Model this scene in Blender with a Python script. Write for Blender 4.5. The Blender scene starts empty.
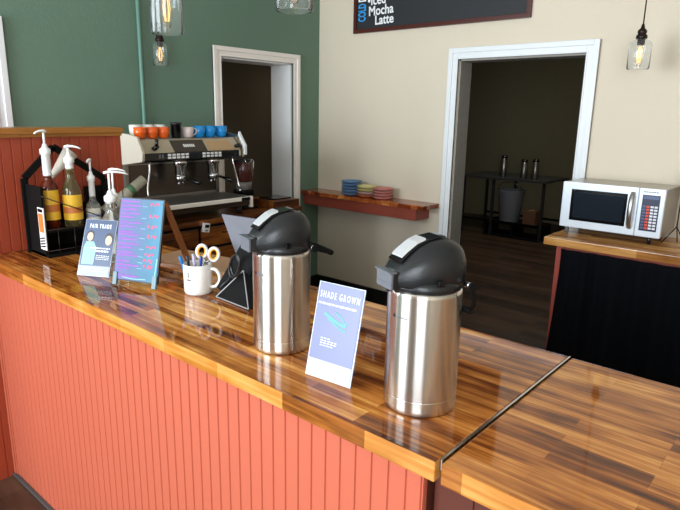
import bpy, bmesh, math, random
from mathutils import Vector, Matrix
PI = math.pi
rnd = random.Random(7)
S = bpy.context.scene
COL = S.collection

# ---------------------------------------------------------------- camera
cd = bpy.data.cameras.new('camera'); cam = bpy.data.objects.new('camera', cd); COL.objects.link(cam)
_f = Vector((-0.63399687, 0.73687588, -0.23465273)); _r = Vector((0.75512271, 0.65534356, 0.01773442)); _u = Vector((-0.16684622, 0.16594804, 0.97191748))
cam.matrix_world = Matrix(((_r.x, _u.x, -_f.x, 0), (_r.y, _u.y, -_f.y, 0), (_r.z, _u.z, -_f.z, 1.69), (0, 0, 0, 1)))
cd.sensor_width = 36; cd.lens = 585.5 / 680 * 36; cd.clip_start = 0.05; cd.clip_end = 100
S.camera = cam
# ---------------------------------------------------------------- view, world, daylight
S.view_settings.view_transform = 'Standard'; S.view_settings.look = 'None'
S.view_settings.gamma = 1; S.view_settings.use_curve_mapping = False
S.view_settings.exposure = 0.53
W = bpy.data.worlds.new('sky'); S.world = W; W.use_nodes = True
bg = W.node_tree.nodes['Background']; bg.inputs[0].default_value = (0.62, 0.8, 1, 1); bg.inputs[1].default_value = 1.2

def area(name, loc, size, direction, power, color):
    l = bpy.data.lights.new(name, 'AREA'); l.shape = 'RECTANGLE'; l.size, l.size_y = size; l.energy = power; l.color = color
    o = bpy.data.objects.new(name, l); COL.objects.link(o); o.location = loc
    o.rotation_euler = Vector(direction).to_track_quat('-Z', 'Z').to_euler()
    return o
# daylight entering through the shopfront windows and the side window
area('shopfront_daylight', (-2.35, -2.72, 1.75), (1.9, 2.1), (0, 1, 0), 165, (0.84, 0.93, 1.0))
area('shopfront_daylight', (1.35, -2.72, 1.75), (2.1, 2.1), (0, 1, 0), 120, (0.86, 0.94, 1.0))
area('storeroom_added_fill', (-2.6, 6.2, 3.5), (.6, .6), (0, 0, -1), 24.0, (1, .95, .86))  # added fill light, no visible fixture; lifts the dark storeroom
area('side_room_added_fill', (-4.8, 2.6, 3.5), (.4, .4), (0, 0, -1), 1.2, (1, .9, .75))  # weak added fill so the side room isn't black, no lamp seen there
area('side_window_daylight', (-3.60, -0.45, 1.75), (1.7, 1.7), (1, 0.15, 0), 50, (0.86, 0.94, 1.0))

# ---------------------------------------------------------------- materials
def lin(c):
    return tuple(((v / 255) / 12.92 if v / 255 <= .04045 else ((v / 255 + .055) / 1.055) ** 2.4) for v in c) + (1,)
def M(name, rgb, rough=.5, metal=0., coat=0., emit=None, es=0., trans=0., ior=1.45, aniso=0., arot=0., var=0., vscale=8., bump=0., bscale=60., alpha=1., spec=.5):
    m = bpy.data.materials.new(name); m.use_nodes = True; nt = m.node_tree; b = nt.nodes['Principled BSDF']
    c = lin(rgb); b.inputs['Base Color'].default_value = c; b.inputs['Roughness'].default_value = rough
    b.inputs['Metallic'].default_value = metal; b.inputs['Coat Weight'].default_value = coat; b.inputs['Coat Roughness'].default_value = .05
    b.inputs['Transmission Weight'].default_value = trans; b.inputs['IOR'].default_value = ior; b.inputs['Specular IOR Level'].default_value = spec
    b.inputs['Anisotropic'].default_value = aniso; b.inputs['Anisotropic Rotation'].default_value = arot
    if emit: b.inputs['Emission Color'].default_value = lin(emit); b.inputs['Emission Strength'].default_value = es
    tc = nt.nodes.new('ShaderNodeTexCoord')
    if var > 0:
        n = nt.nodes.new('ShaderNodeTexNoise'); n.inputs['Scale'].default_value = vscale; n.inputs['Detail'].default_value = 4
        nt.links.new(tc.outputs['Object'], n.inputs['Vector'])
        mx = nt.nodes.new('ShaderNodeMix'); mx.data_type = 'RGBA'
        mx.inputs[6].default_value = tuple(v * (1 - var) for v in c[:3]) + (1,); mx.inputs[7].default_value = tuple(min(1, v * (1 + var)) for v in c[:3]) + (1,)
        nt.links.new(n.outputs['Fac'], mx.inputs[0]); nt.links.new(mx.outputs[2], b.inputs['Base Color'])
    if bump > 0:
        n = nt.nodes.new('ShaderNodeTexNoise'); n.inputs['Scale'].default_value = bscale
        nt.links.new(tc.outputs['Object'], n.inputs['Vector'])
        bp = nt.nodes.new('ShaderNodeBump'); bp.inputs['Strength'].default_value = bump; bp.inputs['Distance'].default_value = .01
        nt.links.new(n.outputs['Fac'], bp.inputs['Height']); nt.links.new(bp.outputs['Normal'], b.inputs['Normal'])
    if aniso:
        t = nt.nodes.new('ShaderNodeTangent'); t.direction_type = 'RADIAL'; t.axis = 'Z'
        nt.links.new(t.outputs[0], b.inputs['Tangent'])
    return m
def wood(name, stops, length=.45, width=.042, rough=.12, grain=.25, axis='X', coat=0., offset=(0.013, .0171, 0), wav=.0):
    """butcher block: staves of random tone with a fine streaky grain"""
    m = bpy.data.materials.new(name); m.use_nodes = True; nt = m.node_tree; b = nt.nodes['Principled BSDF']; L = nt.links.new
    b.inputs['Roughness'].default_value = rough; b.inputs['Coat Weight'].default_value = coat; b.inputs['Coat Roughness'].default_value = .03
    tc = nt.nodes.new('ShaderNodeTexCoord'); mp = nt.nodes.new('ShaderNodeMapping'); mp.inputs['Location'].default_value = offset
    if axis == 'Y': mp.inputs['Rotation'].default_value = (0, 0, PI / 2)
    if axis == 'Z': mp.inputs['Rotation'].default_value = (0, PI / 2, 0)
    L(tc.outputs['Object'], mp.inputs[0])
    br = nt.nodes.new('ShaderNodeTexBrick'); br.offset = .37; br.offset_frequency = 3; br.squash = 1
    for k, v in (('Color1', (0, 0, 0, 1)), ('Color2', (1, 1, 1, 1)), ('Mortar', (.2, .2, .2, 1)), ('Scale', 1.), ('Mortar Size', .0004), ('Bias', 0.), ('Brick Width', length), ('Row Height', width)):
        br.inputs[k].default_value = v
    L(mp.outputs[0], br.inputs['Vector'])
    gm = nt.nodes.new('ShaderNodeMapping'); gm.inputs['Scale'].default_value = (3.2, 75, 75); L(mp.outputs[0], gm.inputs[0])
    n = nt.nodes.new('ShaderNodeTexNoise'); n.inputs['Scale'].default_value = 1; n.inputs['Detail'].default_value = 6; n.inputs['Distortion'].default_value = .6
    L(gm.outputs[0], n.inputs['Vector'])
    g2 = nt.nodes.new('ShaderNodeMapping'); g2.inputs['Scale'].default_value = (5, 16, 16); L(mp.outputs[0], g2.inputs[0])
    n2 = nt.nodes.new('ShaderNodeTexNoise'); n2.inputs['Scale'].default_value = 1; n2.inputs['Detail'].default_value = 3; L(g2.outputs[0], n2.inputs['Vector'])
    def mth(op, a, bb):
        q = nt.nodes.new('ShaderNodeMath'); q.operation = op
        for i, v in enumerate((a, bb)):
            if isinstance(v, (int, float)): q.inputs[i].default_value = v
            else: L(v, q.inputs[i])
        return q.outputs[0]
    a = mth('MULTIPLY', br.outputs['Color'], .55)
    g = mth('MULTIPLY', mth('SUBTRACT', n.outputs['Fac'], .5), grain * 2.4)
    k = mth('MULTIPLY', mth('SUBTRACT', n2.outputs['Fac'], .5), grain * 2.6)
    f = mth('ADD', mth('ADD', mth('ADD', a, .235), g), k)
    cr = nt.nodes.new('ShaderNodeValToRGB'); e = cr.color_ramp.elements
    for i, (pos, c) in enumerate(stops):
        el = e[i] if i < 2 else e.new(pos)
        el.position = pos; el.color = lin(c)
    L(f, cr.inputs[0]); L(cr.outputs[0], b.inputs['Base Color'])
    if wav:
        w = nt.nodes.new('ShaderNodeTexNoise'); w.inputs['Scale'].default_value = 7; w.inputs['Detail'].default_value = 1; L(tc.outputs['Object'], w.inputs['Vector'])
        bp = nt.nodes.new('ShaderNodeBump'); bp.inputs['Strength'].default_value = wav; bp.inputs['Distance'].default_value = .01
        L(w.outputs['Fac'], bp.inputs['Height']); L(bp.outputs['Normal'], b.inputs['Normal'])
    return m

cream = M('cream_paint', (213, 200, 180), .75, var=.03, vscale=1.5, bump=.15, bscale=90)
green = M('green_paint', (98, 124, 107), .55, var=.05, vscale=1.5, bump=.12, bscale=80)
teal = M('teal_paint', (96, 136, 122), .45)
ceilm = M('ceiling_paint', (214, 210, 200), .8, var=.02)
white_trim = M('white_trim_paint', (222, 224, 226), .35, var=.02)
pale_trim = M('pale_trim_paint', (238, 230, 224), .4, var=.02)
jambm = M('grey_jamb_plaster', (150, 145, 138), .8, var=.18, vscale=22, bump=.3)
jambw = M('white_jamb_paint', (230, 228, 226), .35, var=.03)
black_base = M('black_baseboard_paint', (22, 21, 20), .4)
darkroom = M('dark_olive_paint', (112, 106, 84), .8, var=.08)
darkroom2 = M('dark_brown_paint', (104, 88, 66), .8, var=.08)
coral = M('coral_paint', (180, 90, 66), .5, var=.02, vscale=3)
rust = M('rust_paint', (152, 62, 38), .45, var=.05, vscale=4)
brownpanel = M('dark_brown_stain', (84, 38, 26), .5, var=.1)
redpaint = M('red_brown_paint', (148, 70, 54), .4, var=.08)
wood_bar = wood('varnished_butcher_block', [(0., (62, 26, 8)), (.25, (112, 56, 18)), (.45, (154, 88, 34)), (.7, (190, 120, 54)), (1., (228, 168, 92))],   .46, .028, .05, .50, coat=.0, wav=.05)
wood_edge = wood('honey_butcher_block_edge', [(0., (92, 46, 12)), (.3, (146, 84, 28)), (.6, (180, 116, 48)), (1., (206, 154, 84))], .24, .3, .2, .4, coat=.0)
wood_table = wood('light_butcher_block', [(0., (110, 62, 26)), (.35, (170, 112, 56)), (.7, (208, 152, 88)), (1., (232, 190, 128))], .5, .05, .2, .3)
wood_cap = wood('oiled_pine_cap', [(0., (120, 72, 24)), (.5, (166, 108, 44)), (1., (198, 146, 76))], 3., .3, .3, .2, axis='Y')
wood_cart = wood('dark_acacia', [(0., (34, 15, 6)), (.4, (86, 44, 16)), (.7, (132, 74, 26)), (1., (178, 112, 48))], .3, .05, .3, .4, axis='Y')
wood_leg = wood('stained_pine', [(0., (92, 50, 22)), (.5, (134, 78, 38)), (1., (164, 104, 58))], 1., .1, .4, .3, axis='Z')
wood_shelf = wood('live_edge_shelf_wood', [(0., (70, 26, 12)), (.35, (136, 58, 26)), (.7, (178, 96, 46)), (1., (216, 150, 84))], .12, .05, .15, .5)
floor_m = wood('dark_plank_floor', [(0., (34, 26, 20)), (.5, (64, 47, 36)), (1., (92, 70, 54))], 1.3, .11, .38, .3)
steel = M('brushed_steel', (206, 200, 192), .26, 1., aniso=.9, arot=.25)
chrome = M('chrome', (205, 205, 208), .12, 1.)
satin = M('satin_steel', (170, 166, 160), .32, 1., var=.06)
warmsteel = M('warm_brushed_panel', (186, 172, 150), .4, .35, var=.05)
blackp = M('black_plastic', (24, 25, 27), .33, bump=.05, bscale=200)
blackg = M('gloss_black', (12, 12, 14), .12)
blackm = M('matte_black', (13, 12, 12), .7, spec=.15)
greyp = M('grey_plastic', (98, 102, 108), .4)
whitep = M('white_plastic', (232, 232, 232), .35)
ceram = M('white_ceramic', (228, 224, 218), .15, coat=.4)
orangec = M('orange_ceramic', (232, 96, 22), .18, coat=.4)
bluec = M('blue_ceramic', (20, 138, 212), .18, coat=.4)
pinkc = M('pale_pink_ceramic', (214, 196, 192), .18, coat=.4)
glass = M('clear_glass', (250, 253, 255), .0, trans=.98, ior=1.42)
cglass = M('tinted_window_glass', (30, 36, 44), .08)
bronze = M('dark_bronze', (50, 38, 34), .35, .8)
cloth = M('black_cloth', (12, 13, 18), .95, spec=.1, bump=.2, bscale=300)
board_m = M('chalkboard_slate', (34, 35, 39), .6, var=.08, vscale=5)
board_fr = M('mahogany_frame', (74, 28, 20), .35)
chalk = M('white_chalk_paint', (235, 235, 235), .8)
chalkb = M('blue_chalk_paint', (46, 150, 220), .8)
kraft = M('kraft_board', (176, 136, 104), .7, var=.05)
greyscreen = M('silver_tablet_back', (96, 96, 104), .6, 0.)

# ---------------------------------------------------------------- mesh helpers
def bx(bm, x0, x1, y0, y1, z0, z1, bev=0.):
    t = bmesh.new(); bmesh.ops.create_cube(t, size=1)
    for v in t.verts: v.co = Vector(((x0 + x1) / 2 + v.co.x * (x1 - x0), (y0 + y1) / 2 + v.co.y * (y1 - y0), (z0 + z1) / 2 + v.co.z * (z1 - z0)))
    if bev: bmesh.ops.bevel(t, geom=t.edges[:], offset=bev, segments=2, affect='EDGES', profile=.7)
    merge(bm, t)
def merge(bm, t, mat=None):
    vm = {}
    for v in t.verts: vm[v] = bm.verts.new(mat @ v.co if mat else v.co)
    for f in t.faces:
        nf = bm.faces.new([vm[v] for v in f.verts]); nf.smooth = f.smooth; nf.material_index = f.material_index
    t.free()
def lathe(bm, prof, c=(0, 0, 0), seg=32, mat=None, cap=True):
    """prof: (radius, z) from bottom to top"""
    t = bmesh.new(); rings = []
    for r, z in prof:
        rings.append([t.verts.new((c[0] + max(r, 1e-5) * math.cos(2 * PI * i / seg), c[1] + max(r, 1e-5) * math.sin(2 * PI * i / seg), c[2] + z)) for i in range(seg)])
    for a, b in zip(rings, rings[1:]):
        for i in range(seg):
            f = t.faces.new((a[i], a[(i + 1) % seg], b[(i + 1) % seg], b[i])); f.smooth = True
    if cap:
        t.faces.new(rings[0][::-1]); t.faces.new(rings[-1])
    merge(bm, t, mat)
def shell(prof, th):
    """open vessel: outer profile up, then inner profile back down"""
    return prof + [(max(r - th, .001), z) for r, z in reversed(prof[1:])] + [(max(prof[0][0] - th, .001), prof[0][1] + th), (.0001, prof[0][1] + th)]
def cyl(bm, a, b, r0, r1=None, seg=12):
    r1 = r0 if r1 is None else r1; a = Vector(a); b = Vector(b); d = b - a
    q = d.to_track_quat('Z', 'Y').to_matrix().to_4x4(); q.translation = a
    lathe(bm, [(r0, 0), (r1, d.length)], seg=seg, mat=q)
def tube(bm, pts, r, seg=8, closed=False, flat=1.):
    pts = [Vector(p) for p in pts]; n = len(pts); rings = []; up = None
    for i, p in enumerate(pts):
        if closed: d = pts[(i + 1) % n] - pts[i - 1]
        else: d = pts[min(i + 1, n - 1)] - pts[max(i - 1, 0)]
        d.normalize()
        if up is None: up = Vector((0, 0, 1)) if abs(d.z) < .9 else Vector((1, 0, 0))
        s = d.cross(up).normalized(); up = s.cross(d).normalized()
        rr = r[i] if isinstance(r, (list, tuple)) else r
        rings.append([bm.verts.new(p + s * rr * math.cos(2 * PI * k / seg) + up * rr * flat * math.sin(2 * PI * k / seg)) for k in range(seg)])
    m = n if closed else n - 1
    for i in range(m):
        a, b = rings[i], rings[(i + 1) % n]
        for k in range(seg):
            f = bm.faces.new((a[k], a[(k + 1) % seg], b[(k + 1) % seg], b[k])); f.smooth = True
    if not closed: bm.faces.new(rings[0][::-1]); bm.faces.new(rings[-1])
def prism(bm, poly, vec, smooth=False):
    """extrude a planar polygon (list of 3d points) along vec"""
    vec = Vector(vec); a = [bm.verts.new(Vector(p)) for p in poly]; b = [bm.verts.new(Vector(p) + vec) for p in poly]
    n = len(a); bm.faces.new(a[::-1]); bm.faces.new(b)
    for i in range(n): bm.faces.new((a[i], a[(i + 1) % n], b[(i + 1) % n], b[i])).smooth = smooth
def bezier(p0, p1, p2, p3, n=12):
    p0, p1, p2, p3 = map(Vector, (p0, p1, p2, p3))
    return [p0 * (1 - t) ** 3 + p1 * 3 * t * (1 - t) ** 2 + p2 * 3 * t * t * (1 - t) + p3 * t ** 3 for t in [i / n for i in range(n + 1)]]
def bar(bm, a, b, w, d, side):
    """rectangular bar from a to b; side = direction of its width w"""
    a = Vector(a); b = Vector(b); ax = (b - a).normalized(); s = Vector(side); s = (s - ax * s.dot(ax)).normalized(); t = ax.cross(s)
    prism(bm, [a + s * w / 2 + t * d / 2, a - s * w / 2 + t * d / 2, a - s * w / 2 - t * d / 2, a + s * w / 2 - t * d / 2], b - a)
def obj(name, bm, mat, parent=None, bevel=0., label=None):
    bmesh.ops.recalc_face_normals(bm, faces=bm.faces[:])
    me = bpy.data.meshes.new(name); bm.to_mesh(me); bm.free()
    for m in (mat if isinstance(mat, (list, tuple)) else [mat]): me.materials.append(m)
    o = bpy.data.objects.new(name, me); COL.objects.link(o)
    if parent: o.parent = parent
    if bevel:
        b = o.modifiers.new('bevel', 'BEVEL'); b.width = bevel; b.segments = 2; b.limit_method = 'ANGLE'
    if label: o['label'] = label
    return o
def B(): return bmesh.new()
def boxobj(name, dims, mat, parent=None, bev=0., label=None):
    bm = B(); bx(bm, *dims, bev=bev); return obj(name, bm, mat, parent, label=label)
def thing(name, label, cat, loc=(0, 0, 0), rz=0, group=None):
    o = bpy.data.objects.new(name, None); COL.objects.link(o); o.empty_display_size = .05
    o.location = loc; o.rotation_euler = (0, 0, rz); tag(o, label, cat, group); return o
def tag(o, label, cat, group=None):
    o['label'] = label; o['category'] = cat
    if group: o['group'] = group
    return o
def struct(o): o['kind'] = 'structure'; return o
def copy_tree(o, parent=None):
    c = o.copy(); COL.objects.link(c)
    if parent: c.parent = parent
    for ch in list(o.children): copy_tree(ch, c)
    return c
def text(s, size, M4, mat, parent, name='lettering', extr=.0004, align='LEFT', shear=0., sx=1., bold=0., sp=1.):
    cu = bpy.data.curves.new('lettering_curve', 'FONT'); cu.body = s; cu.size = size; cu.extrude = extr; cu.align_x = align; cu.shear = shear; cu.offset = bold; cu.space_character = sp
    cu.resolution_u = 3
    t = bpy.data.objects.new('tmp', cu); COL.objects.link(t); bpy.context.view_layer.update()
    me = bpy.data.meshes.new_from_object(t.evaluated_get(bpy.context.evaluated_depsgraph_get()))
    bpy.data.objects.remove(t); bpy.data.curves.remove(cu)
    me.transform(M4 @ Matrix.Diagonal((sx, 1, 1, 1))); me.name = name
    me.materials.clear(); me.materials.append(mat)
    o = bpy.data.objects.new(name, me); COL.objects.link(o); o.parent = parent; return o
def frame(org, xdir, ydir):
    x = Vector(xdir).normalized(); y = Vector(ydir).normalized(); z = x.cross(y)
    m = Matrix((x, y, z)).transposed().to_4x4(); m.translation = Vector(org); return m

def grid_prism(bm, axis, fixed, thick, u0, u1, z0, z1, holes):
    """wall slab lying along x (axis 'x', at y=fixed..fixed+thick) or along y, with rectangular openings"""
    us = sorted({u0, u1, *[h[0] for h in holes], *[h[1] for h in holes]}); zs = sorted({z0, z1, *[h[2] for h in holes], *[h[3] for h in holes]})
    for a, b in zip(us, us[1:]):
        for c, d in zip(zs, zs[1:]):
            um, zm = (a + b) / 2, (c + d) / 2
            if any(h[0] < um < h[1] and h[2] < zm < h[3] for h in holes): continue
            lo, hi = min(fixed, fixed + thick), max(fixed, fixed + thick)
            if axis == 'x': bx(bm, a, b, lo, hi, c, d)
            else: bx(bm, lo, hi, a, b, c, d)
    bmesh.ops.remove_doubles(bm, verts=bm.verts[:], dist=1e-5)
    seen = {}
    for f in bm.faces[:]:
        k = tuple(sorted(v.index for v in f.verts)); seen.setdefault(tuple(round(x, 4) for x in f.calc_center_median()), []).append(f)
    dele = [f for fs in seen.values() if len(fs) > 1 for f in fs]
    bmesh.ops.delete(bm, geom=dele, context='FACES')
def wall(name, mat, *a):
    bm = B(); bm.verts.index_update(); grid_prism(bm, *a); return struct(obj(name, bm, mat))

# ================================================================ SETTING
X0, Y1, H = -3.68, 3.95, 3.6
DXL, DXR, DZ = -2.286, -1.374, 2.090          # cream wall doorway
GY0, GY1 = 2.865, 3.620                       # green wall doorway
bm = B(); bx(bm, -6.6, 3.2, -3.0, 9.8, -.1, 0); struct(obj('floor', bm, floor_m))
bm = B(); bx(bm, -6.6, 3.2, -3.0, 9.8, H, H + .1); struct(obj('ceiling', bm, ceilm))
wall('wall_far', cream, 'x', Y1, .17, X0, 3.2, 0, H, [(DXL, DXR, 0, DZ)])
wall('wall_left', green, 'y', X0, -.25, -3.0, Y1 + .17, 0, H, [(GY0, GY1, 0, DZ), (-1.3, 1.29, .85, 2.10)])
wall('wall_right', cream, 'y', 3.0, .2, -3.0, Y1, 0, H, [])
wall('wall_front', cream, 'x', -2.8, -.2, X0, 3.0, 0, H, [(-3.3, -1.4, .7, 2.8), (.3, 2.4, .7, 2.8)])
# rooms beyond the two doorways
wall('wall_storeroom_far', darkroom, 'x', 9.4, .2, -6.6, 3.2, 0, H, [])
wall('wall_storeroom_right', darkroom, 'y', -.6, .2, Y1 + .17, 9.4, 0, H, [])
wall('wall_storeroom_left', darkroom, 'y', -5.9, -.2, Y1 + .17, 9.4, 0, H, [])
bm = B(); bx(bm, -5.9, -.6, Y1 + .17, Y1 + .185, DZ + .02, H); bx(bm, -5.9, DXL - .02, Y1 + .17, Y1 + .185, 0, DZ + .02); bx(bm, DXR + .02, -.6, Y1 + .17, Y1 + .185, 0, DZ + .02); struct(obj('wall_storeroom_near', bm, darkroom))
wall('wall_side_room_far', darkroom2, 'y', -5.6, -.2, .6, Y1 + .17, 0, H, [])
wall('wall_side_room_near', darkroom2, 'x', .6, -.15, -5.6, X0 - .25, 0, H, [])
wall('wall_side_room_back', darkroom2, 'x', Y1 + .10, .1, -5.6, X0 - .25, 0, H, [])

def casing(name, axis, face, side, u0, u1, ztop, mat, w=.078, z0=0.):
    """stepped casing round a doorway; side = which way it projects"""
    bm = B()
    for k, (ins, out, th) in enumerate(((0, w, .016), (w * .55, w, .026), (0, w * .14, .021))):
        segs = [(u0 - out, u0 - ins, z0, ztop + out), (u1 + ins, u1 + out, z0, ztop + out), (u0 - ins, u1 + ins, ztop + ins, ztop + out)]
        for a, b, c, d in segs:
            f0, f1 = sorted((face, face + side * th))
            if axis == 'x': bx(bm, a, b, f0, f1, c, d)
            else: bx(bm, f0, f1, a, b, c, d)
    return bm
struct(obj('door_1', casing('c', 'x', Y1, -1, DXL, DXR, DZ, white_trim), white_trim, bevel=.003))
struct(obj('door_2', casing('c', 'y', X0, 1, GY0, GY1, DZ, pale_trim, w=.072), pale_trim, bevel=.003))
bm = B(); bx(bm, DXL - .001, DXL + .012, Y1 + .01, Y1 + .17, 0, DZ); bx(bm, DXR - .012, DXR + .001, Y1 + .01, Y1 + .17, 0, DZ); bx(bm, DXL, DXR, Y1 + .01, Y1 + .17, DZ - .012, DZ + .001)
struct(obj('trim_1', bm, jambm))
bm = B(); bx(bm, X0 - .25, X0 - .01, GY0 - .001, GY0 + .012, 0, DZ); bx(bm, X0 - .25, X0 - .01, GY1 - .012, GY1 + .001, 0, DZ); bx(bm, X0 - .25, X0 - .01, GY0, GY1, DZ - .012, DZ + .001)
struct(obj('trim_2', bm, jambw))
# side window in the green wall: casing, sill and sash
w1 = struct(obj('window_1', casing('c', 'y', X0, 1, -1.3, 1.29, 2.10, white_trim, z0=.85), white_trim, bevel=.003))
bm = B(); bx(bm, X0 - .25, X0 + .05, -1.38, 1.37, .81, .85)
obj('window_sill', bm, white_trim, w1)
bm = B()
for y in (-1.28, -.02, 1.24): bx(bm, X0 - .14, X0 - .10, y, y + .05, .85, 2.1)
for z in (.85, 1.46, 2.05): bx(bm, X0 - .139, X0 - .101, -1.3, 1.29, z, z + .05)
obj('window_sash', bm, white_trim, w1)
for n, (a, b) in (('window_2', (-3.3, -1.4)), ('window_3', (.3, 2.4))):
    bm = B()
    for x in (a, (a + b) / 2 - .03, b - .06): bx(bm, x, x + .06, -2.93, -2.87, .7, 2.8)
    for z in (.7, 2.3, 2.74): bx(bm, a, b, -2.929, -2.871, z, z + .06)
    struct(obj(n, bm, white_trim))
bm = B(); bx(bm, X0, DXL - .08, Y1 - .02, Y1, 0, .2); bx(bm, DXR + .08, 3.0, Y1 - .02, Y1, 0, .2); struct(obj('baseboard_far', bm, black_base, bevel=.004))
bm = B(); bx(bm, X0, X0 + .02, 1.4, GY0 - .075, 0, .2); bx(bm, X0, X0 + .02, GY1 + .075, Y1 - .02, 0, .2); struct(obj('baseboard_left', bm, black_base, bevel=.004))
# low wall that closes the left end of the bar, clad in beadboard, with an oiled wooden cap
HX, HY0, HY1, HZ = -2.75, -.5, 1.51, 1.58
def bead(bm, u0, u1, z0, z1, place, pitch=.0432, g=.0035, d=.0035):
    prof = []; u = u0
    while u < u1 - 1e-4:
        e = min(u + pitch, u1); prof += [(u, 0), (e - 2 * g, 0)] if e - u > 3 * g else [(u, 0)]
        if e - u > 3 * g: prof += [(e - g * 1.5, d), (e - g * .5, d)]
        u = e
    prof.append((u1, 0)); lo = [bm.verts.new(place(a, b, z0)) for a, b in prof]; hi = [bm.verts.new(place(a, b, z1)) for a, b in prof]
    for i in range(len(lo) - 1): bm.faces.new((lo[i], lo[i + 1], hi[i + 1], hi[i]))
bm = B(); bx(bm, HX - .12, HX - .006, HY0, HY1 - .01, 0, HZ); bead(bm, HY0, HY1, 0, HZ, lambda u, d, z: (HX - d, u, z))
bx(bm, HX - .126, HX + .001, HY1 - .012, HY1, 0, HZ); bx(bm, HX - .002, HX + .008, HY1 - .03, HY1 + .002, 1.075, HZ)
struct(obj('wall_half', bm, rust))
bm = B(); bx(bm, HX - .15, HX + .03, HY0 - .02, HY1 + .008, HZ, HZ + .026, .004); bx(bm, HX + .0, HX + .02, HY0, HY1 + .004, HZ - .014, HZ)
struct(obj('trim_3', bm, wood_cap))
# painted pipe down the green wall
bm = B(); cyl(bm, (X0 + .022, 2.200, .0), (X0 + .022, 2.200, H), .013)
struct(obj('trim_4', bm, teal))

# ================================================================ BAR
YC, YB, CT = .845, 1.51, 1.07
bar_ = thing('bar_counter', 'coral beadboard bar counter front beneath the varnished wooden bar top', 'bar counter', (-1.6, .9, 0))
def loc(bm, o): bmesh.ops.translate(bm, verts=bm.verts[:], vec=-Vector(o)); return bm
o0 = (-1.6, .9, 0)
bm = B(); bead(bm, HX + .03, -.524, .0, 1.0265, lambda u, d, z: (u, .87 + d, z)); bm.faces.ensure_lookup_table()
bx(bm, HX + .03, -.524, .8746, .884, 0, 1.0265); obj('beadboard_panel', loc(bm, o0), coral, bar_)
bm = B(); bx(bm, HX + .001, HX + .018, .862, .88, .0, 1.0265, .002); bx(bm, HX + .020, HX + .032, .866, .88, .0, 1.0265, .002); obj('corner_trim', loc(bm, o0), coral, bar_)
bm = B(); bx(bm, HX + .001, -.524, .856, .869, 0, .014); obj('base_strip', loc(bm, o0), M('grey_rubber', (74, 72, 72), .5), bar_)
bm = B(); bx(bm, HX + .001, -.524, .885, 1.42, .08, .1); bx(bm, HX + .001, -.524, .885, 1.42, .55, .57)
for x in (HX + .001, -2., -1.3, -.544): bx(bm, x, x + .02, .885, 1.42, 0, 1.0265)
obj('shelf_carcass', loc(bm, o0), brownpanel, bar_)
top = thing('countertop', 'long varnished butcher block bar top left of the metal seam, carrying the airpots', 'countertop', (-1.6, 1.18, 1.027))
o1 = (-1.6, 1.18, 1.027)
def slab(name, x0, x1, y0, y1, z0, z1, org, parent, edge=wood_edge):
    bm = B(); bx(bm, x0, x1, y0, y1, z0, z1, .0035); loc(bm, org)
    bm.normal_update()
    for f in bm.faces: f.material_index = 0 if f.normal.z > .4 else 1
    return obj(name, bm, [wood_bar, edge], parent)
slab('wood_slab', HX + .002, -.487, YC, YB, 1.027, CT, o1, top)
bm = B(); bx(bm, -.4838, -.4795, YC + .012, YB - .002, 1.05, CT + .0015); obj('metal_seam_strip', loc(bm, o1), chrome, top, label='thin metal strip in the seam')
pen = thing('countertop', 'varnished butcher block counter section right of the metal seam in the foreground', 'countertop', (.3, 1.18, 1.025))
slab('wood_slab', -.476, 1.6, YC + .004, YB - .002, 1.025, CT - .001, (.3, 1.18, 1.025), pen)
pb = thing('cabinet', 'dark brown cabinet base under the right counter section', 'cabinet', (.3, .9, 0))
bm = B(); bx(bm, -.515, 1.58, .905, 1.46, 0, 1.024); obj('cabinet_body', loc(bm, (.3, .9, 0)), brownpanel, pb)
bm = B(); bead(bm, -.515, 1.58, .09, 1.024, lambda u, d, z: (u, .899 + d, z), pitch=.09); obj('front_panel', loc(bm, (.3, .9, 0)), brownpanel, pb)

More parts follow.
